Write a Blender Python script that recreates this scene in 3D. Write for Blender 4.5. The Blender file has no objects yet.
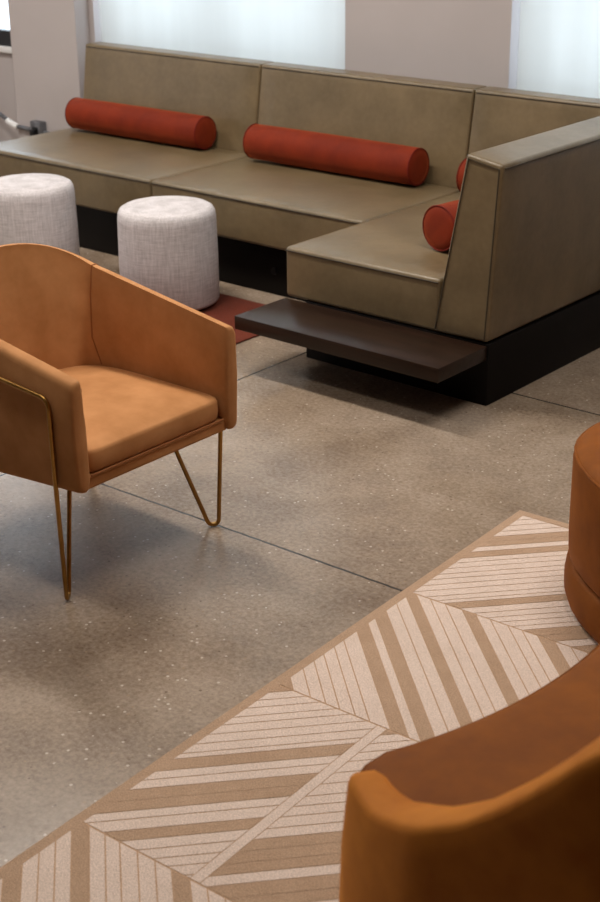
import bpy, bmesh, math, random
from math import sin, cos, pi, radians
from mathutils import Vector, Matrix
random.seed(4)
S = bpy.context.scene
COL = S.collection

# ------------------------------------------------------------------ camera
CF, CPOS, YAW, PITCH, ROLL = 1428.94, (2.4992, -3.914, 1.8186), -0.7056, -0.4063, -0.0103
fw = Vector((sin(YAW)*cos(PITCH), cos(YAW)*cos(PITCH), sin(PITCH)))
rt = Vector((cos(YAW), -sin(YAW), 0)); up = rt.cross(fw)
rt, up = cos(ROLL)*rt + sin(ROLL)*up, -sin(ROLL)*rt + cos(ROLL)*up
cam = bpy.data.cameras.new('camera'); co = bpy.data.objects.new('camera', cam); COL.objects.link(co)
M = Matrix((rt, up, -fw)).transposed().to_4x4(); M.translation = CPOS
co.matrix_world = M
cam.sensor_fit = 'VERTICAL'; cam.sensor_height = 36; cam.lens = CF/902*36
cam.clip_start = .05
cam.dof.use_dof = True; cam.dof.focus_distance = 3.9; cam.dof.aperture_fstop = cam.lens/11.0
S.camera = co

# ------------------------------------------------------------------ materials
def lin(c):
    f = lambda v: v/12.92 if v <= .04045 else ((v+.055)/1.055)**2.4
    return tuple(f(v/255) for v in c) + (1,)
class Mat:
    def __init__(s, name):
        s.m = bpy.data.materials.new(name); s.m.use_nodes = True
        s.nt = s.m.node_tree; s.b = s.nt.nodes['Principled BSDF']; s.out = s.nt.nodes['Material Output']
    def n(s, t, **k):
        nd = s.nt.nodes.new(t)
        for a, v in k.items():
            if a in nd.inputs: nd.inputs[a].default_value = v
            else: setattr(nd, a, v)
        return nd
    def l(s, a, b): s.nt.links.new(a, b)
    def set(s, **k):
        for a, v in k.items(): s.b.inputs[a.replace('_', ' ')].default_value = v
        return s
    def coords(s, scale=(1, 1, 1)):
        tc = s.n('ShaderNodeTexCoord'); mp = s.n('ShaderNodeMapping'); mp.inputs['Scale'].default_value = scale
        s.l(tc.outputs['Object'], mp.inputs[0]); return mp.outputs[0]
    def noise(s, vec, scale, detail=4, rough=.55):
        nd = s.n('ShaderNodeTexNoise'); nd.inputs['Scale'].default_value = scale
        nd.inputs['Detail'].default_value = detail; nd.inputs['Roughness'].default_value = rough
        s.l(vec, nd.inputs['Vector']); return nd.outputs['Fac']
    def ramp(s, fac, stops, interp='LINEAR'):
        nd = s.n('ShaderNodeValToRGB'); cr = nd.color_ramp; cr.interpolation = interp
        while len(cr.elements) < len(stops): cr.elements.new(.5)
        for e, (p, c) in zip(cr.elements, stops): e.position = p; e.color = c
        s.l(fac, nd.inputs[0]); return nd.outputs[0]
    def mix(s, fac, a, b, mode='MIX'):
        nd = s.n('ShaderNodeMix', data_type='RGBA', blend_type=mode)
        for sock, v in ((0, fac), (6, a), (7, b)):
            if isinstance(v, (int, float, tuple)): nd.inputs[sock].default_value = v
            else: s.l(v, nd.inputs[sock])
        return nd.outputs[2]
    def bump(s, h, strength=.2, dist=.002):
        nd = s.n('ShaderNodeBump'); nd.inputs['Strength'].default_value = strength; nd.inputs['Distance'].default_value = dist
        s.l(h, nd.inputs['Height']); s.l(nd.outputs[0], s.b.inputs['Normal'])
def mapr(m, fac, a, b, c, d):
    nd = m.n('ShaderNodeMapRange')
    for i, v in enumerate((a, b, c, d)): nd.inputs[i+1].default_value = v
    m.l(fac, nd.inputs[0]); return nd.outputs[0]

def mottled(name, c0, c1, scale, rough, bscale=None, bstr=.15, **k):
    m = Mat(name); v = m.coords(); nz = m.noise(v, scale, 5, .6)
    m.l(m.ramp(nz, [(.3, lin(c0)), (.7, lin(c1))]), m.b.inputs['Base Color'])
    m.set(Roughness=rough, **k)
    if bscale: m.bump(m.noise(v, bscale, 3), bstr)
    return m.m

def leather():
    m = Mat('olive_leather'); v = m.coords()
    a = m.noise(v, 3.2, 5, .6); f = m.noise(v, 45, 4)
    c = m.ramp(a, [(.28, lin((88, 74, 50))), (.72, lin((120, 102, 74)))])
    c = m.mix(.10, c, m.ramp(f, [(.35, lin((100, 88, 66))), (.65, lin((146, 130, 104)))]))
    m.l(c, m.b.inputs['Base Color'])
    m.set(Roughness=.38)
    h = m.n('ShaderNodeMath', operation='ADD'); m.l(m.noise(v, 420, 2), h.inputs[0])
    w = m.n('ShaderNodeMath', operation='MULTIPLY'); m.l(m.noise(v, 7, 3), w.inputs[0]); w.inputs[1].default_value = 6
    m.l(w.outputs[0], h.inputs[1]); m.bump(h.outputs[0], .18, .003)
    m.set(**{'Specular IOR Level': .5, 'Coat Weight': .2, 'Coat Roughness': .32}); return m.m

def velvet(name, c0, c1, sheen, tint, scale=9, rough=.75):
    m = Mat(name); v = m.coords()
    a = m.noise(v, scale, 4, .6)
    m.l(m.ramp(a, [(.32, lin(c0)), (.68, lin(c1))]), m.b.inputs['Base Color'])
    m.set(Roughness=rough, **{'Sheen Weight': sheen, 'Sheen Roughness': .35, 'Sheen Tint': lin(tint), 'Specular IOR Level': .2})
    m.bump(m.noise(v, 600, 2), .15, .001); return m.m

def linen():
    m = Mat('grey_linen'); 
    def st(*k): return m.noise(m.coords(k), 1, 3, .6)
    a, b = st(170, 170, 14), st(14, 14, 260)
    mx = m.n('ShaderNodeMath', operation='ADD'); m.l(a, mx.inputs[0]); m.l(b, mx.inputs[1])
    hf = m.n('ShaderNodeMath', operation='MULTIPLY'); m.l(mx.outputs[0], hf.inputs[0]); hf.inputs[1].default_value = .5
    m.l(m.ramp(hf.outputs[0], [(.36, lin((172, 167, 168))), (.64, lin((214, 209, 211)))]), m.b.inputs['Base Color'])
    m.set(Roughness=.95, **{'Specular IOR Level': .15}); m.bump(hf.outputs[0], .3, .002); return m.m

def concrete():
    m = Mat('polished_concrete'); tc = m.n('ShaderNodeTexCoord'); v = tc.outputs['Object']
    big = m.noise(v, 1.3, 2, .5); mid = m.noise(v, 3.6, 5, .6); fine = m.noise(v, 75, 5, .75)
    c = m.ramp(big, [(.36, lin((96, 74, 52))), (.5, lin((143, 123, 103))), (.64, lin((172, 155, 139)))])
    c = m.mix(.5, c, m.ramp(mid, [(.34, lin((88, 66, 45))), (.5, lin((143, 123, 102))), (.68, lin((180, 163, 145)))]))
    c = m.mix(.4, c, m.ramp(fine, [(.34, lin((84, 70, 56))), (.66, lin((178, 163, 148)))]))
    vo = m.n('ShaderNodeTexVoronoi', feature='F1'); vo.inputs['Scale'].default_value = 72; m.l(v, vo.inputs['Vector'])
    sel = m.n('ShaderNodeSeparateColor'); m.l(vo.outputs['Color'], sel.inputs[0])
    sz = m.n('ShaderNodeMath', operation='LESS_THAN'); m.l(vo.outputs['Distance'], sz.inputs[0]); m.l(mapr(m, sel.outputs[2], 0, 1, .08, .27), sz.inputs[1])
    patch = mapr(m, m.noise(v, 2.3, 3), .38, .62, .84, .48)
    hi = m.n('ShaderNodeMath', operation='GREATER_THAN'); m.l(sel.outputs[0], hi.inputs[0]); m.l(patch, hi.inputs[1])
    sp = m.n('ShaderNodeMath', operation='MULTIPLY'); m.l(sz.outputs[0], sp.inputs[0]); m.l(hi.outputs[0], sp.inputs[1])
    sc = m.ramp(sel.outputs[1], [(0, lin((92, 74, 58))), (.25, lin((150, 128, 104))), (.6, lin((205, 194, 180))), (1, lin((225, 215, 205)))], 'CONSTANT')
    s8 = m.n('ShaderNodeMath', operation='MULTIPLY'); m.l(sp.outputs[0], s8.inputs[0]); s8.inputs[1].default_value = .7
    c = m.mix(s8.outputs[0], c, sc)
    # saw-cut joints
    xyz = m.n('ShaderNodeSeparateXYZ'); m.l(v, xyz.inputs[0])
    wob = mapr(m, m.noise(v, 25, 3), 0, 1, -.003, .003)
    jf = None
    for ax, pos, sl in ((1, -1.255, .033), (1, .173, .02), (0, -.841, 0), (0, 1.9, 0), (1, -2.68, .03), (0, -3.6, 0)):
        lin_ = m.n('ShaderNodeMath', operation='MULTIPLY_ADD'); m.l(xyz.outputs[1-ax], lin_.inputs[0]); lin_.inputs[1].default_value = -sl; m.l(xyz.outputs[ax], lin_.inputs[2])
        ad = m.n('ShaderNodeMath', operation='ADD'); m.l(lin_.outputs[0], ad.inputs[0]); m.l(wob, ad.inputs[1])
        cm = m.n('ShaderNodeMath', operation='COMPARE'); m.l(ad.outputs[0], cm.inputs[0]); cm.inputs[1].default_value = pos; cm.inputs[2].default_value = .0042
        if jf is None: jf = cm.outputs[0]
        else:
            mx = m.n('ShaderNodeMath', operation='MAXIMUM'); m.l(jf, mx.inputs[0]); m.l(cm.outputs[0], mx.inputs[1]); jf = mx.outputs[0]
    c = m.mix(jf, c, lin((52, 46, 40)))
    m.l(c, m.b.inputs['Base Color'])
    m.set(Roughness=.27, **{'Specular IOR Level': .5})
    h = m.n('ShaderNodeMath', operation='SUBTRACT'); m.l(fine, h.inputs[0]); m.l(jf, h.inputs[1]); m.bump(h.outputs[0], .06, .002)
    return m.m

def carpet(name, c0, c1):
    m = Mat(name); v = m.coords()
    a = m.noise(v, 14, 4, .6); f = m.noise(v, 330, 2, .6)
    c = m.ramp(a, [(.3, lin(c0)), (.7, lin(c1))])
    d = tuple(int(x*.8) for x in c0); e = tuple(min(255, int(x*1.12)) for x in c1)
    c = m.mix(.55, c, m.ramp(f, [(.33, lin(d)), (.67, lin(e))]))
    m.l(c, m.b.inputs['Base Color']); m.set(Roughness=1, **{'Specular IOR Level': .05, 'Sheen Weight': .1})
    m.bump(f, .5, .004); return m.m

def darkwood():
    m = Mat('dark_wood'); v = m.coords((2, 22, 22)); a = m.noise(v, 2.2, 6, .6)
    m.l(m.ramp(a, [(.3, lin((29, 18, 12))), (.7, lin((46, 30, 21)))]), m.b.inputs['Base Color'])
    m.set(Roughness=.3, **{'Specular IOR Level': .3}); m.bump(a, .05, .002); return m.m

def shade_mat():
    m = Mat('roller_shade_fabric'); v = m.coords((300, 300, 300))
    tr = m.n('ShaderNodeBsdfTranslucent'); df = m.n('ShaderNodeBsdfDiffuse'); mx = m.n('ShaderNodeMixShader')
    v2 = m.coords((1.2, 1.2, .06)); c = m.ramp(m.noise(v2, 6, 3), [(.3, (.86, .86, .84, 1)), (.7, (.93, .93, .91, 1))])
    m.l(c, tr.inputs[0]); df.inputs[0].default_value = (.6, .62, .63, 1); mx.inputs[0].default_value = .42
    m.l(tr.outputs[0], mx.inputs[1]); m.l(df.outputs[0], mx.inputs[2]); m.l(mx.outputs[0], m.out.inputs[0])
    return m.m

def glass_mat():
    m = Mat('window_glass'); t = m.n('ShaderNodeBsdfTransparent'); g = m.n('ShaderNodeBsdfGlossy'); g.inputs['Roughness'].default_value = .02
    mx = m.n('ShaderNodeMixShader'); mx.inputs[0].default_value = .06
    m.l(t.outputs[0], mx.inputs[1]); m.l(g.outputs[0], mx.inputs[2]); m.l(mx.outputs[0], m.out.inputs[0]); return m.m

def plain(name, c, rough=.6, **k):
    m = Mat(name); v = m.coords(); nz = m.noise(v, 2.5, 3)
    d = tuple(x*.975 for x in c)
    m.l(m.ramp(nz, [(.3, lin(d)), (.7, lin(c))]), m.b.inputs['Base Color']); m.set(Roughness=rough, **k); return m.m

LEA = leather(); SEAM = plain('leather_seam', (62, 52, 36), .7)
RED = velvet('red_velvet', (102, 29, 10), (124, 40, 14), .8, (255, 130, 70)); REDS = velvet('red_velvet_piping', (96, 22, 12), (110, 28, 14), .2, (255, 120, 80))
TAN = velvet('tan_velvet', (166, 114, 68), (190, 136, 88), .2, (255, 205, 150), 7, .8); TANS = plain('tan_piping', (150, 92, 46), .8)
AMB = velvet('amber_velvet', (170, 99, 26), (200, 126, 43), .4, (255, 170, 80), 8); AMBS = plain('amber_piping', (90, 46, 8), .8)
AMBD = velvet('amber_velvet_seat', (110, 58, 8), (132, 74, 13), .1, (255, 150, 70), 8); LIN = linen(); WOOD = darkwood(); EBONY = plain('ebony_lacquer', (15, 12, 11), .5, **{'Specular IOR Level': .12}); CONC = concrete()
BRASS = mottled('aged_brass', (150, 112, 58), (176, 136, 76), 20, .34, Metallic=1.0)
CREAM = carpet('rug_cream_pile', (206, 185, 170), (220, 200, 187)); TANP = carpet('rug_tan_pile', (166, 137, 112), (182, 153, 128)); GROOVE = carpet('rug_groove', (180, 146, 116), (196, 162, 132))
RUST = carpet('rust_pile', (92, 38, 24), (110, 48, 30))
WALL = plain('wall_paint', (182, 174, 173), .7); CEIL = plain('ceiling_paint', (225, 222, 216), .8)
BRICK = plain('dark_plaster', (88, 78, 70), .8); SHADE = shade_mat(); GLASS = glass_mat(); BLACK = plain('black_metal_frame', (24, 26, 30), .35); WHITE = plain('white_enamel', (228, 228, 228), .4)
STEEL = mottled('galvanised_steel', (110, 112, 118), (140, 142, 146), 25, .42, Metallic=.8); DARKP = plain('black_plastic', (14, 14, 15), .4)
RAIL = mottled('alloy_rail', (170, 174, 178), (190, 194, 198), 25, .4, Metallic=.6)

# ------------------------------------------------------------------ helpers
def obj(name, bm, mat, parent=None, smooth=True, auto=40):
    bmesh.ops.recalc_face_normals(bm, faces=bm.faces)
    me = bpy.data.meshes.new(name); bm.to_mesh(me); bm.free()
    for m in (mat if isinstance(mat, (list, tuple)) else [mat]): me.materials.append(m)
    if smooth:
        me.shade_smooth()
        if auto: me.set_sharp_from_angle(angle=radians(auto))
    o = bpy.data.objects.new(name, me); COL.objects.link(o)
    if parent: o.parent = parent
    return o
def tag(o, label=None, cat=None, group=None, kind=None):
    for k, v in (('label', label), ('category', cat), ('group', group), ('kind', kind)):
        if v: o[k] = v
    return o
def empty(name, loc, rz=0, **k):
    o = bpy.data.objects.new(name, None); COL.objects.link(o); o.location = loc; o.rotation_euler.z = rz
    o.empty_display_size = .1
    return tag(o, **k)
def copy_tree(o, parent=None):
    c = o.copy(); COL.objects.link(c)
    if parent: c.parent = parent
    for ch in list(o.children): copy_tree(ch, c)
    return c
def hexa(pts, bm=None):
    """8 points: bottom ring 4 then top ring 4"""
    bm = bm or bmesh.new(); v = [bm.verts.new(p) for p in pts]
    for f in ((3, 2, 1, 0), (4, 5, 6, 7), (0, 1, 5, 4), (1, 2, 6, 5), (2, 3, 7, 6), (3, 0, 4, 7)): bm.faces.new([v[i] for i in f])
    return bm
def box(x0, x1, y0, y1, z0, z1, bm=None):
    return hexa([(x0, y0, z0), (x1, y0, z0), (x1, y1, z0), (x0, y1, z0), (x0, y0, z1), (x1, y0, z1), (x1, y1, z1), (x0, y1, z1)], bm)
def bev(bm, w, seg=2):
    bmesh.ops.recalc_face_normals(bm, faces=bm.faces)
    es = [e for e in bm.edges if len(e.link_faces) == 2 and e.calc_face_angle(0) > radians(25)]
    bmesh.ops.bevel(bm, geom=es, offset=w, segments=seg, profile=.5, affect='EDGES', clamp_overlap=True); return bm
def soft_hexa(pts, w=.015, seg=3, cuts=10, puff=None):
    """upholstered block: bevelled corners, optional puff(v)->Vector offset applied to its surface"""
    bm = hexa(pts); bmesh.ops.subdivide_edges(bm, edges=bm.edges[:], cuts=cuts, use_grid_fill=True)
    bev(bm, w, seg)
    if puff:
        for v in bm.verts: v.co += Vector(puff(v.co))
    return bm
def soft_box(x0, x1, y0, y1, z0, z1, **k):
    return soft_hexa([(x0, y0, z0), (x1, y0, z0), (x1, y1, z0), (x0, y1, z0), (x0, y0, z1), (x1, y0, z1), (x1, y1, z1), (x0, y1, z1)], **k)
def round_path(pts, rad, n=6):
    pts = [Vector(p) for p in pts]; out = [pts[0]]
    for i in range(1, len(pts)-1):
        a, b, c = pts[i-1], pts[i], pts[i+1]; r = rad if not isinstance(rad, (list, tuple)) else rad[i-1]
        d1, d2 = (a-b).normalized(), (c-b).normalized(); r = min(r, (a-b).length*.48, (c-b).length*.48)
        p, q = b+d1*r, b+d2*r
        for k in range(n+1):
            t = k/n; out.append((1-t)**2*p + 2*t*(1-t)*b + t*t*q)
    out.append(pts[-1]); return out
def tube(pts, r, bm=None, seg=8, closed=False):
    bm = bm or bmesh.new(); pts = [Vector(p) for p in pts]; n = len(pts); rings = []; prev = None
    for i, p in enumerate(pts):
        a = pts[(i-1) % n] if (closed or i > 0) else p; b = pts[(i+1) % n] if (closed or i < n-1) else p
        t = (b-a).normalized()
        if prev is None: u = t.orthogonal().normalized()
        else:
            u = prev - t*prev.dot(t); u = u.normalized() if u.length > 1e-6 else t.orthogonal().normalized()
        prev = u; w = t.cross(u)
        rings.append([bm.verts.new(p + (u*cos(2*pi*k/seg) + w*sin(2*pi*k/seg))*r) for k in range(seg)])
    for i in range(n if closed else n-1):
        A, B = rings[i], rings[(i+1) % n]
        for k in range(seg): bm.faces.new((A[k], A[(k+1) % seg], B[(k+1) % seg], B[k]))
    if not closed: bm.faces.new(rings[0][::-1]); bm.faces.new(rings[-1])
    return bm
def loft(rings, cap=True, bm=None):
    bm = bm or bmesh.new(); R = [[bm.verts.new(p) for p in r] for r in rings]; n = len(R[0])
    for a, b in zip(R, R[1:]):
        for k in range(n): bm.faces.new((a[k], a[(k+1) % n], b[(k+1) % n], b[k]))
    if cap: bm.faces.new(R[0][::-1]); bm.faces.new(R[-1])
    return bm
def lathe(prof, seg=64, bm=None):
    bm = bm or bmesh.new(); rings = []
    for r, z in prof:
        rings.append([bm.verts.new((r*cos(2*pi*k/seg), r*sin(2*pi*k/seg), z)) for k in range(seg)] if r > 1e-5 else [bm.verts.new((0, 0, z))])
    for a, b in zip(rings, rings[1:]):
        for k in range(seg):
            k2 = (k+1) % seg
            if len(a) == 1 and len(b) == 1: continue
            if len(a) == 1: bm.faces.new((a[0], b[k2], b[k]))
            elif len(b) == 1: bm.faces.new((a[k], a[k2], b[0]))
            else: bm.faces.new((a[k], a[k2], b[k2], b[k]))
    return bm

# ------------------------------------------------------------------ setting
XL, XR, YF, YB, ZC = -6.6, 4.4, -6.2, 1.555, 3.3
T = .3
def struct(name, bm, mat, **k): return tag(obj(name, bm, mat, smooth=False), kind='structure', **k)
struct('floor', box(XL-.3, XR+.3, YF-.3, YB+T, -.2, 0), CONC)
struct('ceiling', box(XL-.3, XR+.3, YF-.3, YB+T, ZC, ZC+.2), CEIL)
struct('wall_left', box(XL-.2, XL, YF, YB+T, 0, ZC), WALL)
struct('wall_right', box(XR, XR+.2, YF, YB+T, 0, ZC), BRICK)
struct('wall_front', box(XL-.2, XR+.2, YF-.2, YF, 0, ZC), BRICK)
OPEN = [(-6.25, -4.30, .66), (-3.61, -1.853, .66), (-.937, .85, .66)]
bm = bmesh.new(); xs = XL-.2
for x0, x1, zs in OPEN:
    box(xs, x0, YB, YB+T, 0, ZC, bm); xs = x1
    ya = YB + (.06 if x0 < -6 else 0)
    box(x0, x1, ya, YB+T, 0, zs, bm); box(x0, x1, YB, YB+T, 2.75, ZC, bm)
box(xs, XR+.2, YB, YB+T, 0, ZC, bm)
struct('wall_back', bm, WALL)
struct('trim_1', bev(box(-4.215, -3.650, 1.452, YB, 0, ZC), .006), WALL)       # white column in front of the wall
for i, (x0, x1, zs) in enumerate(OPEN):
    w = tag(obj('window_%d' % (i+1), bev(box(x0, x1, YB+(.03 if i == 0 else .04), YB+T-.04, zs, zs+.035), .004), WHITE), kind='structure')
    fr = bmesh.new(); yf0, yf1 = YB+.17, YB+.23; f = .06
    zb = zs+.035
    if i == 0: yf0, yf1 = YB+.05, YB+.11
    box(x0, x0+f, yf0, yf1, zb, 2.75, fr); box(x1-(.012 if i == 0 else f*.55), x1, yf0, yf1, zb, 2.75, fr); box(x0, x1, yf0, yf1, zb, zb+.09, fr); box(x0, x1, yf0, yf1, 2.69, 2.75, fr)
    box((x0+x1)/2-.03, (x0+x1)/2+.03, yf0, yf1, zb, 2.75, fr); box(x0, x1, yf0+.005, yf1-.005, 1.7, 1.75, fr)
    obj('window_frame', fr, BLACK, w, smooth=False)
    obj('window_pane', box(x0+.02, x1-.02, (yf0+yf1)/2-.003, (yf0+yf1)/2+.003, zb+.02, 2.72), GLASS, w, smooth=False)
SH = {1: ('pale translucent roller shade behind the long sofa back, left of the wall pier', -3.572, -1.860),
      2: ('pale translucent roller shade at the top right, beyond the corner of the sofa', -.902, .835)}
for i, (lab, x0, x1) in SH.items():
    r = empty('roller_shade', ((x0+x1)/2, YB+.012, .72), label=lab, cat='window shade', group='roller shades along the back windows')
    hw = (x1-x0)/2
    obj('shade_fabric', box(-hw, hw, -.0008, .0008, 0, 1.98), SHADE, r, smooth=False)
    obj('bottom_rail', bev(box(-hw, hw, -.008, .008, -.022, .004), .004), RAIL, r)
    obj('shade_roller', tube([(-hw, 0, 1.99), (hw, 0, 1.99)], .024, seg=16), RAIL, r)
# electrics along the column foot
c = tag(obj('pipe_elbow', tube(round_path([(-4.29, 1.442, .300), (-4.245, 1.430, .290), (-4.19, 1.432, .277)], .03), .018, seg=12), WHITE),
        'white elbow fitting on the pipe at the foot of the column', 'pipe fitting')
c = tag(obj('conduit_pipe', tube([(-4.195, 1.436, .277), (-4.04, 1.436, .273)], .0125, seg=12), STEEL), 'short grey conduit running along the column foot to the socket box', 'pipe')
c = tag(obj('conduit_pipe', tube([(-4.75, 1.60, .358), (-4.285, 1.443, .303)], .0125, seg=12), STEEL), 'dark grey pipe coming in under the left window to the white elbow', 'pipe')
bx = empty('socket_box', (-4.0, 1.452, .272), label='grey metal socket box on the column foot behind the sofa', cat='socket')
obj('box_body', bev(box(-.045, .045, -.05, 0, -.055, .06), .006), STEEL, bx)
obj('socket_face', bev(box(-.024, .024, -.056, -.049, -.03, .03), .003), DARKP, bx)
obj('plug', bev(box(-.016, .016, -.082, -.055, -.018, .018), .005), DARKP, bx)
obj('conduit_stub', tube([(.045, -.022, 0), (.16, -.022, -.006)], .0125, seg=12), STEEL, bx)

# ------------------------------------------------------------------ sectional sofa
sofa = empty('sectional_sofa', (0, 0, 0), label='olive grey leather L-shaped sectional sofa on a dark wood plinth', cat='sofa')
ZP, ZS, W = .219, .417, .902
X0, XS = -3.345, -2.105
YL, YBS, YBT, YBR = .480, 1.172, 1.236, 1.345       # long seat front, back foot, back top, rear
def seat(x0, x1, y0, y1, seams):
    cx, cy, hx, hy = (x0+x1)/2, (y0+y1)/2, (x1-x0)/2, (y1-y0)/2
    def puff(v):
        u, w = (v.x-cx)/hx, (v.y-cy)/hy; k = max(0, 1-abs(u)**4)*max(0, 1-abs(w)**4)
        t = (v.z-ZP)/(ZS-ZP); dz = .008*k if t > .85 else 0
        dy = -.004*max(0, 1-u*u)*sin(pi*min(1, max(0, t))) if w < -.97 else 0
        return (0, dy, dz)
    s = obj('seat_cushion', soft_box(x0, x1, y0, y1, ZP+.006, ZS, w=.013, cuts=12, puff=puff), LEA, sofa)
    for k in seams:
        if k == 'f': pts = [(x0+.006, y0-.0012, ZS-.013), (x0+hx*.5, y0-.003, ZS-.013), (cx, y0-.0035, ZS-.013), (x1-hx*.5, y0-.003, ZS-.013), (x1-.006, y0-.0012, ZS-.013)]
        if k == 'l': pts = [(x0-.0012, y0+.006, ZS-.013), (x0-.0012, y1-.006, ZS-.013)]
        obj('seam_piping', tube(pts, .0028, seg=6), SEAM, s)
    return s
seat(X0, XS-.0015, YL, YBS+.02, 'fl'); seat(XS+.0015, -W-.0015, YL, YBS+.02, 'f'); seat(-W+.0015, -.20, .004, YBS+.02, 'fl')
def back(x0, x1, z1=.834):
    cx, hx = (x0+x1)/2, (x1-x0)/2
    def puff(v):
        t = (v.z-ZS)/(z1-ZS); u = (v.x-cx)/hx
        return (0, -.010*max(0, 1-u**6)*sin(pi*min(1, max(0, t)))*max(0., 1-(v.y-1.15)/.12), 0)
    z0 = ZS-.01
    b = obj('back_cushion', soft_hexa([(x0, YBS, z0), (x1, YBS, z0), (x1, YBR, z0), (x0, YBR, z0), (x0, YBT, z1), (x1, YBT, z1), (x1, YBR, z1), (x0, YBR, z1)], w=.014, cuts=10, puff=puff), LEA, sofa)
    obj('seam_piping', tube([(x0+.01, YBT-.0032, z1-.014), (x1-.01, YBT-.0032, z1-.014)], .0028, seg=6), SEAM, b)
back(X0+.01, XS-.0025); back(XS+.0025, -W-.0025); back(-W+.0025, -.02)
# rear upholstered skirt under the long back
obj('rear_panel', soft_box(X0+.01, -.02, YBS+.022, YBR, ZP+.006, ZS-.012, w=.01, cuts=4), LEA, sofa)
# the back of the short leg
bi0, bi1, zi, zo, xo = -.222, -.108, .862, .840, .034
Y1 = YBR+.02
def puffs(v): 
    t = (v.z-ZP)/(.6); w = (v.y-.68)/.68
    if v.x > -.01: return (.006*max(0, 1-abs(w)**4)*sin(pi*min(1, max(0, t))), 0, 0)
    return (0, 0, 0)
sb = obj('side_back', soft_hexa([(bi0, 0, ZP+.008), (.004, 0, ZP+.012), (.004, Y1, ZP+.012), (bi0, Y1, ZP+.008), (bi1, 0, zi), (xo, 0, zo), (xo, Y1, zo), (bi1, Y1, zi)], w=.012, cuts=10, puff=puffs), LEA, sofa)
e = .0025
obj('seam_piping', tube([(bi0+.010, -.0012, ZP+.02), (bi1+.010, -.0012, zi-.016), (xo-.012, -.0012, zo-.014), (.004-.012, -.0012, ZP+.02)], .0026, seg=6), SEAM, sb)
obj('seam_piping', tube([(xo+.001, .012, zo-.013), (xo+.001, Y1-.02, zo-.013)], .0026, seg=6), SEAM, sb)
obj('seam_piping', tube([(bi1-.0005, .012, zi-.012), (bi1-.0005, Y1-.02, zi-.012)], .0026, seg=6), SEAM, sb)
# plinth and shelf
obj('plinth', bev(box(X0+.10, -.77, YL+.062, YBR-.03, 0, ZP+.005), .003), EBONY, sofa)
obj('plinth', bev(box(-.805, .008, .006, Y1, 0, ZP+.005), .003), EBONY, sofa)
obj('end_shelf', bev(box(-W, .002, -.283, .004, ZP-.051, ZP), .003), WOOD, sofa)
g = tube([(-1.43, YL+.064, .105), (-1.43, YL+.055, .105)], .016, seg=16); obj('cable_grommet', g, DARKP, sofa)

# ------------------------------------------------------------------ bolsters
def bolster(p, q, r, label):
    p, q = Vector(p), Vector(q); L = (q-p).length
    o = empty('bolster_cushion', p, label=label, cat='cushion', group='red velvet bolsters on the sofa')
    o.rotation_euler = (0, 0, math.atan2((q-p).y, (q-p).x))
    prof = [(0, -.004), (r*.6, -.002), (r-.010, .001), (r-.003, .006), (r, .014)] + [(r+.002*sin(pi*k/12), .014+(L-.028)*k/12) for k in range(1, 12)] + [(r, L-.014), (r-.003, L-.006), (r-.010, L-.001), (r*.6, L+.002), (0, L+.004)]
    R = Matrix.Rotation(pi/2, 4, 'Y')
    bm = lathe(prof, 40); bmesh.ops.transform(bm, matrix=R, verts=bm.verts); b = obj('cushion_cover', bm, RED, o, auto=0)
    for x in (.005, L-.005):
        obj('piping', tube([(x, (r-.002)*cos(t*2*pi/40), (r-.002)*sin(t*2*pi/40)) for t in range(40)], .0035, closed=True, seg=6), REDS, b)
    return o
zb = ZS+.008
bolster((-3.255, 1.07, zb+.083), (-2.335, 1.085, zb+.083), .078, 'red velvet bolster at the left end of the long sofa seat')
bolster((-2.012, 1.07, zb+.085), (-1.065, 1.078, zb+.085), .080, 'long red velvet bolster in the middle of the sofa, on the second seat')
bolster((-.83, 1.085, zb+.079), (-.28, 1.085, zb+.079), .074, 'red velvet bolster in the sofa corner, mostly hidden by the side back')
bolster((-.392, .262, zb+.088), (-.285, .93, zb+.088), .083, 'red velvet bolster lying lengthwise on the short leg of the sofa')

# ------------------------------------------------------------------ ottomans + rust rug
def ottoman(loc, r, h):
    o = empty('ottoman', loc)
    prof = [(0, .012), (r-.02, .012), (r-.006, .018), (r, .03), (r, h*.5), (r-.003, h-.055), (r-.006, h-.028), (r-.014, h-.012), (r-.03, h-.003), (r-.07, h+.001), (0, h+.004)]
    obj('upholstered_body', lathe(prof, 72), LIN, o, auto=0)
    ft = bmesh.new()
    obj('base_disc', lathe([(0, .001), (r-.03, .001), (r-.03, .013), (0, .013)], 48, ft), DARKP, o)
    return o
o1 = tag(ottoman((-1.677, .155, .008), .207, .422), 'round grey linen ottoman nearer the sofa shelf, standing on the rust rug', 'ottoman', 'grey round ottomans')
o2 = tag(copy_tree(o1), 'round grey linen ottoman cut by the left edge of the picture', 'ottoman', 'grey round ottomans'); o2.location = (-2.505, .112, 0); o2.rotation_euler.z = 1.3
rg = bev(box(-2.12, -1.112, -.85, .392, .0005, .0085), .003)
tag(obj('area_rug', rg, RUST), 'rust red flat rug under the grey ottoman and tan armchair back', 'rug')

# ------------------------------------------------------------------ tan armchair (faces +X)
AC = Vector((-.30, -1.546, 0))
arm = empty('armchair', AC, label='tan velvet tub armchair with brass hairpin legs', cat='armchair')
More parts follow.
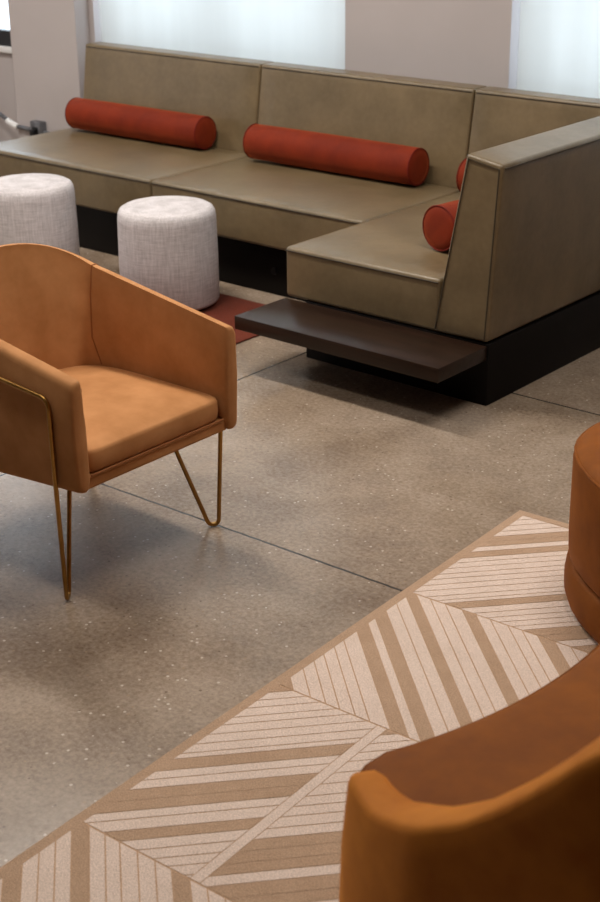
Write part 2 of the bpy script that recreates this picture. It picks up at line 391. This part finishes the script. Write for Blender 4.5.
# plan path of the shell centre line, from near front round the back to far front
HW, XF, XK, XB = .290, .304, -.165, -.358
def path():
    P = []
    for k in range(11): P.append((XF + (XK-XF)*k/10, -1.0))
    for k in range(1, 24):
        a = pi*k/24; P.append((None, a))
    for k in range(11): P.append((XK + (XF-XK)*k/10, 1.0))
    return P
def rimz(x):                       # rim height against distance from the front
    t = (XF-x)
    u = max(0, t-.51); return .622 + .15*min(t, .51) + .36*u + 1.3*u*u
rings = []
PTS = path()
n = 2.35
for i, (x, s) in enumerate(PTS):
    if x is None:
        a = s; cx_, sy_ = sin(a), -cos(a)
        ex = XK - (XK*-1*0 + (XK-XB))*abs(cx_)**(2/n); ey = HW*math.copysign(abs(sy_)**(2/n), sy_)
        o_ = Vector((ex, ey)); nx, ny = -abs(cx_)**(2-2/n)/(XK-XB), math.copysign(abs(sy_)**(2-2/n), sy_)/HW
        nn = Vector((nx, ny)).normalized()
    else:
        o_ = Vector((x, HW*s)); nn = Vector((0, s))
    z1 = rimz(o_.x); tk = .036 ; rake = .042 + .068*max(0, min(1, (XK+.05-o_.x)/.2))
    def P(off, z): return Vector((o_.x - nn.x*off, o_.y - nn.y*off, z))
    zb0 = .328 - .034*max(0, min(1, (XF-o_.x)/.35))
    sec = [P(.016, zb0), P(.004, zb0+.006), P(0, zb0+.02), P(-.006, .48), P(-.003, z1-.02), P(.003, z1-.006), P(.012, z1), P(.032, z1+.001), P(tk-.003, z1-.005), P(tk, z1-.018),
           P(tk+(rake-tk)*.3, z1-.08), P(tk+(rake-tk)*.85, .50), P(rake, .42), P(rake, .36), P(rake-.006, zb0+.004), P(rake-.014, zb0)]
    rings.append(sec)
# round the arm-front ends
def shrink(sec, d, dx):
    c = Vector((0, 0, 0))
    for p in sec: c += p
    c /= len(sec); out = []
    for p in sec:
        q = p.copy(); dy = c.y-p.y; q.y += math.copysign(min(d, abs(dy)), dy); dz = c.z-p.z
        if abs(dz) > .1: q.z += math.copysign(d, dz)
        q.x += dx; out.append(q)
    return out
rings = [shrink(rings[0], .009, .010), shrink(rings[0], .003, .0075)] + rings + [shrink(rings[-1], .003, .0075), shrink(rings[-1], .009, .010)]
sh = obj('tub_shell', loft(rings), TAN, arm, auto=50)
# seam piping at the kink (inside) and along the arm-front edges
for s in (0, 1):
    rg_ = [rings[12+j] if s == 0 else rings[-13-j] for j in range(3)]
    e_ = Vector((0, .0006 if s == 0 else -.0006, 0))
    top = [p_.lerp(q_, .5) for p_, q_ in zip(rg_[1], rg_[2])]
    pts = [rg_[0][12]+e_, rg_[0][12].lerp(rg_[1][11], .5)+e_, rg_[1][11]+e_, top[10]+e_, top[9]+e_, top[8], top[7]+Vector((0, 0, .0006)), top[6]+Vector((0, 0, .0006)), top[5]]
    obj('seam_piping', tube(pts, .0018, seg=6), TANS, sh)
obj('seat_deck', soft_box(-.27, .301, -.262, .262, .326, .362, w=.008, cuts=3), TAN, arm)
# seat cushion: rounded at the back
def cushion():
    N = 64; pl = []
    for k in range(N):
        a = 2*pi*k/N; c_, s_ = cos(a), sin(a); nn_ = 14 if c_ > 0 else 3.4
        pl.append((.016 + (.286 if c_ > 0 else .268)*math.copysign(abs(c_)**(2/nn_), c_), .2465*math.copysign(abs(s_)**(2/nn_), s_)))
    rr = []
    for sc, z in ((.93, .3625), (.99, .364), (1, .370), (1.006, .39), (1.002, .413), (.994, .4195), (.975, .4235), (.85, .431), (.65, .438), (.4, .442), (.15, .443)):
        rr.append([Vector((.016+(x-.016)*sc, y*sc, z + (.004*(x-.1)/.3))) for x, y in pl])
    return loft(rr)
cu = obj('seat_cushion', cushion(), TAN, arm, auto=60)
obj('seam_piping', tube([(.3045, -.24, .3645), (.3045, 0, .3645), (.3045, .24, .3645)], .0028, seg=6), TANS, cu)
# brass frame: a bent rod on each side, its ends folded back up as hairpin legs
RR = .0062
for s in (-1, 1):
    yo = s*(HW+.0105); yf = s*.279
    fx, bx_ = .220, -.20
    top = .570
    leg_f = round_path([(.238, yo, .345), (fx+.008, yf+s*.008, RR+.001), (fx-.010, yf-s*.014, RR+.001), (fx-.078, yf-s*.108, .335)], [.02, .02], 8)
    leg_b = round_path([(bx_, yo*.97, .32), (-.296, yf*.97, RR+.001), (-.282, yf*.97-s*.012, RR+.001), (-.19, yf*.9-s*.095, .31)], [.016, .016], 8)
    obj('leg', tube(leg_f, RR, seg=10), BRASS, arm); obj('leg', tube(leg_b, RR, seg=10), BRASS, arm)
    obj('side_rail', tube(round_path([(.238, yo, .345), (.238, s*(HW+.0125), top), (-.08, s*(HW+.0125), top+.022), (bx_, s*(HW*.975+.012), top+.03), (bx_, yo*.97, .32)], [.03, .1, .03], 8), RR, seg=10), BRASS, arm)

# ------------------------------------------------------------------ patterned rug
RO, RA = Vector((0.5549, -0.6478, 0)), radians(3)
RW, RL, BW = 2.15, 2.75, .026
bm = bmesh.new()
ZT, ZG = .0125, .0118
def clip(poly, a, b, c):           # keep a*u+b*v >= c
    out = []
    for i in range(len(poly)):
        p, q = poly[i], poly[(i+1) % len(poly)]; dp, dq = a*p[0]+b*p[1]-c, a*q[0]+b*q[1]-c
        if dp >= 0: out.append(p)
        if (dp > 0 > dq) or (dp < 0 < dq):
            t = dp/(dp-dq); out.append((p[0]+(q[0]-p[0])*t, p[1]+(q[1]-p[1])*t))
    return out
def slab(poly, mat, z=ZT):
    if len(poly) < 3: return
    ar = sum(poly[i][0]*poly[(i+1) % len(poly)][1]-poly[(i+1) % len(poly)][0]*poly[i][1] for i in range(len(poly)))
    if abs(ar) < 2e-5: return
    f = bm.faces.new([bm.verts.new((u, v, z)) for u, v in poly]); f.material_index = mat
    if f.normal.z < 0: f.normal_flip()
# base body of the rug (its top is the groove colour), then pile strips on it
UE = lambda v: .0133*v          # left edge line
hexa([(UE(-RL), -RL, .0005), (RW, -RL, .0005), (RW, 0, .0005), (0, 0, .0005), (UE(-RL), -RL, ZG), (RW, -RL, ZG), (RW, 0, ZG), (0, 0, ZG)], bm)
for f in bm.faces: f.material_index = 2
U0, U1, V0 = BW, RW-BW, -BW
G = .0022
for r_ in ([(0, 0), (UE(-RL), -RL), (BW+UE(-RL), -RL), (BW, 0)], [(RW-BW, 0), (RW-BW, -RL), (RW, -RL), (RW, 0)], [(BW, 0), (BW, -BW), (RW-BW, -BW), (RW-BW, 0)], [(BW, -RL+BW), (BW, -RL), (RW-BW, -RL), (RW-BW, -RL+BW)]):
    slab(r_, 1)
def gen(lines, tans, lo, hi, step=.0435):
    """cells between successive marks: (q0, q1, mat)"""
    marks = sorted(set([round(x, 4) for x in lines] + [x for t in tans for x in t]))
    q = marks[0]
    while q-step > lo: q -= step; marks.append(q)
    q = max(marks)
    while q+step < hi: q += step; marks.append(q)
    marks = sorted(marks); cells = []
    rnd = random.Random(int(abs(lo)*100)); known = (min(marks[0], 9), 9)
    kl = min([x for t in tans for x in t]+lines); kh = max([x for t in tans for x in t]+lines)
    for a, b in zip(marks, marks[1:]):
        m_ = 1 if any(t[0]-1e-3 <= a and b <= t[1]+1e-3 for t in tans) else 0
        if (a >= kh-1e-3 or b <= kl+1e-3) and rnd.random() < .3: m_ = 1
        cells.append((a, b, m_))
    return cells
def row(v1, v0, sg, cells, ua=U0, ub=U1):
    for a, b, m_ in cells:
        p = [(ua+(UE(v0) if ua == U0 else 0), v0+G), (ub, v0+G), (ub, v1-G), (ua+(UE(v1) if ua == U0 else 0), v1-G)]
        g2 = G*.95 if m_ == 0 else .0006
        p = clip(p, 1, sg, a+g2); p = clip(p, -1, -sg, -(b-g2)) if len(p) > 2 else p
        slab(p, m_)
row(V0, -.60, -1, gen([.09, .135, .18, .26, .415, .454, .495, .531, .572, .612, .657, .69, .80, .838, .874, .91, .985], [(.22, .26), (.26, .298), (.335, .38), (.713, .757), (.94, .985), (.985, 1.03)], 0, 2.9))
row(-.60, -1.15, 1, gen([-1.10, -1.05, -1.007, -.968, -.925, -.886, -.655, -.527, -.482, -.35, -.30, -.26], [(-.83, -.783), (-.75, -.703), (-.61, -.57), (-.432, -.392), (-.217, -.17)], -1.2, 1.6))
row(-1.15, -1.78, -1, gen([1.20, 1.24, 1.28, 1.325, 1.362, 1.407, 1.452, 1.495, 1.612, 1.703, 1.788, 1.927, 1.97, 2.008, 2.05, 2.09], [(1.52, 1.573), (1.653, 1.703), (1.703, 1.75), (1.837, 1.882)], 1.15, 2.15), U0, .284)
slab([(.286, -1.15-G), (.286, -1.78+G), (.309, -1.78+G), (.309, -1.15-G)], 0)
row(-1.15, -1.78, -1, gen([1.49, 1.53, 1.57, 1.61, 1.66, 1.708, 1.759, 1.801, 1.843, 1.889, 1.975, 2.022], [(1.93, 1.975), (1.975, 2.022), (2.022, 2.064), (2.105, 2.158)], 1.4, 4.0), .311, U1)
row(-1.78, -2.35, 1, gen([-2.08, -2.03, -1.896, -1.852, -1.716, -1.676, -1.629, -1.583], [(-1.988, -1.94), (-1.808, -1.76), (-1.54, -1.494)], -2.45, .4))
row(-2.35, -RL+BW, -1, gen([2.5, 2.54, 2.58, 2.7], [(2.58, 2.62), (2.7, 2.74)], 2.35, 4.9))
me = bpy.data.meshes.new('patterned_rug'); bm.to_mesh(me); bm.free()
for m_ in (CREAM, TANP, GROOVE): me.materials.append(m_)
rug = bpy.data.objects.new('patterned_rug', me); COL.objects.link(rug); rug.location = RO; rug.rotation_euler.z = RA
tag(rug, 'cream and tan chevron striped rug on the concrete floor, under the amber curved sofa', 'rug')

# ------------------------------------------------------------------ amber curved sofa
CC = Vector((.3682, -1.8662)); R0 = 1.0575; R1 = R0+.88
def pol(r, a): return CC + r*Vector((cos(radians(a)), sin(radians(a))))
def bez(a, b, c, n=14): return [(1-t/(n-1))**2*Vector(a) + 2*(t/(n-1))*(1-t/(n-1))*Vector(b) + (t/(n-1))**2*Vector(c) for t in range(n)]
def lsp(a, b, n): return [a+(b-a)*k/(n-1) for k in range(n)]
A0, A1 = -25.6218, 34.9947
ol = [pol(R0, a) for a in lsp(A0, A1, 26)]
ol += bez(pol(R0, A1), pol(.9036, 68.85), pol(1.4061, 64.957))[1:]
ol += bez(pol(1.526, 65.26), pol(R1, 66.5), pol(R1, 55))
ol += [pol(R1, a) for a in lsp(54, -3, 26)]
ol += bez(pol(R1, -4), (2.22, -2.66), (1.82, -2.645))
ol += bez((1.6036, -2.636), (1.3284, -2.5435), pol(R0, A0-1))[:-1]
def resample(p, n):
    q = p+[p[0]]; d = [0]
    for u, v in zip(q, q[1:]): d.append(d[-1]+(v-u).length)
    out = []; j = 0
    for k in range(n):
        t = d[-1]*k/n
        while d[j+1] < t: j += 1
        out.append(q[j].lerp(q[j+1], (t-d[j])/max(1e-9, d[j+1]-d[j])))
    return out
ol = resample(ol, 260)
def normals(p):
    out = []
    for k in range(len(p)):
        t = (p[(k+1) % len(p)]-p[k-1]).normalized(); out.append(Vector((t.y, -t.x)))       # points into the sofa
    return out
on = normals(ol)
def smooth_n(nv, w):
    out = []
    for k in range(len(nv)):
        a = Vector((0, 0))
        for j in range(-w, w+1): a += nv[(k+j) % len(nv)]
        out.append(a.normalized())
    return out
ons = smooth_n(on, 9); onw = smooth_n(ons, 14)
SO = Vector((1.72, -1.75, .0125))
def oring(off, z): return [Vector((p.x+q.x*off-SO.x, p.y+q.y*off-SO.y, z-SO.z)) for p, q in zip(ol, on if off < .03 else ons if off < .1 else onw)]
cs = empty('curved_sofa', SO, label='amber velvet curved sofa at the right edge, standing on the striped rug', cat='sofa')
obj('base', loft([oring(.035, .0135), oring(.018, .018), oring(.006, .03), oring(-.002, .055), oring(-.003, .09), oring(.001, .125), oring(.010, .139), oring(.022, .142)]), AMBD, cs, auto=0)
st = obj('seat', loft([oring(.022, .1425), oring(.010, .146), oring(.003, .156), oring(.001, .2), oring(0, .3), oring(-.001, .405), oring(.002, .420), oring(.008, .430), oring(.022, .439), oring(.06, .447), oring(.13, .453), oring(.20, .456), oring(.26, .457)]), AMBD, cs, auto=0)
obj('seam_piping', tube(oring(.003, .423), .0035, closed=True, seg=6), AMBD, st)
# back: from the near tip along the near end and the outer curve, sinking towards the far end
rp = ol[::-1]; rn = smooth_n(on, 5)[::-1]
k0 = min(range(len(rp)), key=lambda k: (rp[k]-Vector((1.414, -2.534))).length)
rp = rp[k0:]+rp[:k0]; rn = rn[k0:]+rn[:k0]
k1 = min(range(len(rp)), key=lambda k: (rp[k]-pol(R1, 50)).length)
rp, rn = rp[:k1], rn[:k1]
HX = [(0, .540), (.04, .539), (.10, .549), (.165, .578), (.23, .611), (.287, .647), (.353, .706), (.414, .773), (.47, .838), (.54, .888), (.66, .915), (.9, .925)]
def rim_h(s, L):
    z = HX[-1][1]
    for (a, za), (b, z_) in zip(HX, HX[1:]):
        if s <= b: z = za+(z_-za)*max(0, (s-a)/(b-a)); break
    u = max(0, min(1, (L-s)/1.3)); return .47+(z-.47)*(u*u*(3-2*u)) if s > 1 else z
L_ = sum((b-a).length for a, b in zip(rp, rp[1:])); rr = []; s_ = 0
for k, (p, q) in enumerate(zip(rp, rn)):
    if k: s_ += (p-rp[k-1]).length
    z1 = rim_h(s_, L_); th = .062+.026*min(1, s_/.14)
    def P_(off, z): return Vector((p.x+q.x*off-SO.x, p.y+q.y*off-SO.y, z-SO.z))
    rr.append([P_(.004, .16), P_(-.012, .19), P_(-.016, .30), P_(-.012, (.3+z1)/2), P_(-.006, z1-.05), P_(-.003, z1-.018), P_(.001, z1-.007), P_(.010, z1-.001), P_(.042, z1+.001), P_(th-.018, z1-.001), P_(th-.007, z1-.008), P_(th-.001, z1-.02), P_(th, z1-.05), P_(th+.002, (.46+z1)/2), P_(th+.004, .45), P_(th+.004, .34), P_(.04, .16)])
def cap(sec, t, fwd):
    c = sum(sec, Vector())/len(sec); out = []; w = 1-math.sqrt(max(0, 1-t*t))
    for q in sec:
        v = q + Vector((c.x-q.x, c.y-q.y, 0))*w + fwd*t
        if q.z+SO.z > .46: v.z -= .03*w
        out.append(v)
    return out
t0 = (rr[0][8]-rr[1][8]); t0.z = 0; t0.normalize(); t1 = rr[-1][8]-rr[-2][8]; t1.z = 0; t1.normalize()
obj('curved_back', loft([cap(rr[0], t, t0*.026) for t in (.985, .92, .75, .45)]+rr+[cap(rr[-1], t, t1*.04) for t in (.45, .75, .92, .985)]), AMB, cs, auto=60)

# ------------------------------------------------------------------ light
w = bpy.data.worlds.new('world'); S.world = w; w.use_nodes = True
bg = w.node_tree.nodes['Background']; bg.inputs[0].default_value = (.74, .88, 1.0, 1); bg.inputs[1].default_value = 4.4
def area(name, loc, sx, sy, power, col, rot=(0, 0, 0)):
    l = bpy.data.lights.new(name, 'AREA'); l.shape = 'RECTANGLE'; l.size = sx; l.size_y = sy; l.energy = power; l.color = col
    o = bpy.data.objects.new(name, l); COL.objects.link(o); o.location = loc; o.rotation_euler = rot; return o
for x, y, p in ((-4.2, -.6, 64), (-1.6, -.6, 74), (.9, -.6, 50), (-3.4, -2.2, 26), (-.6, -2.2, 28)):
    area('ceiling_lamp', (x, y, 3.2), 1.2, .3, p, (1.0, .93, .85))
area('left_fill_light', (-6.4, -2.4, 1.7), 1.6, 1.6, 18, (.95, .97, 1.0), (0, -pi/2, 0))  # added fill light from the left; the left wall has no window
S.view_settings.view_transform = 'Standard'; S.view_settings.look = 'None'; S.view_settings.gamma = 1; S.view_settings.exposure = -.10
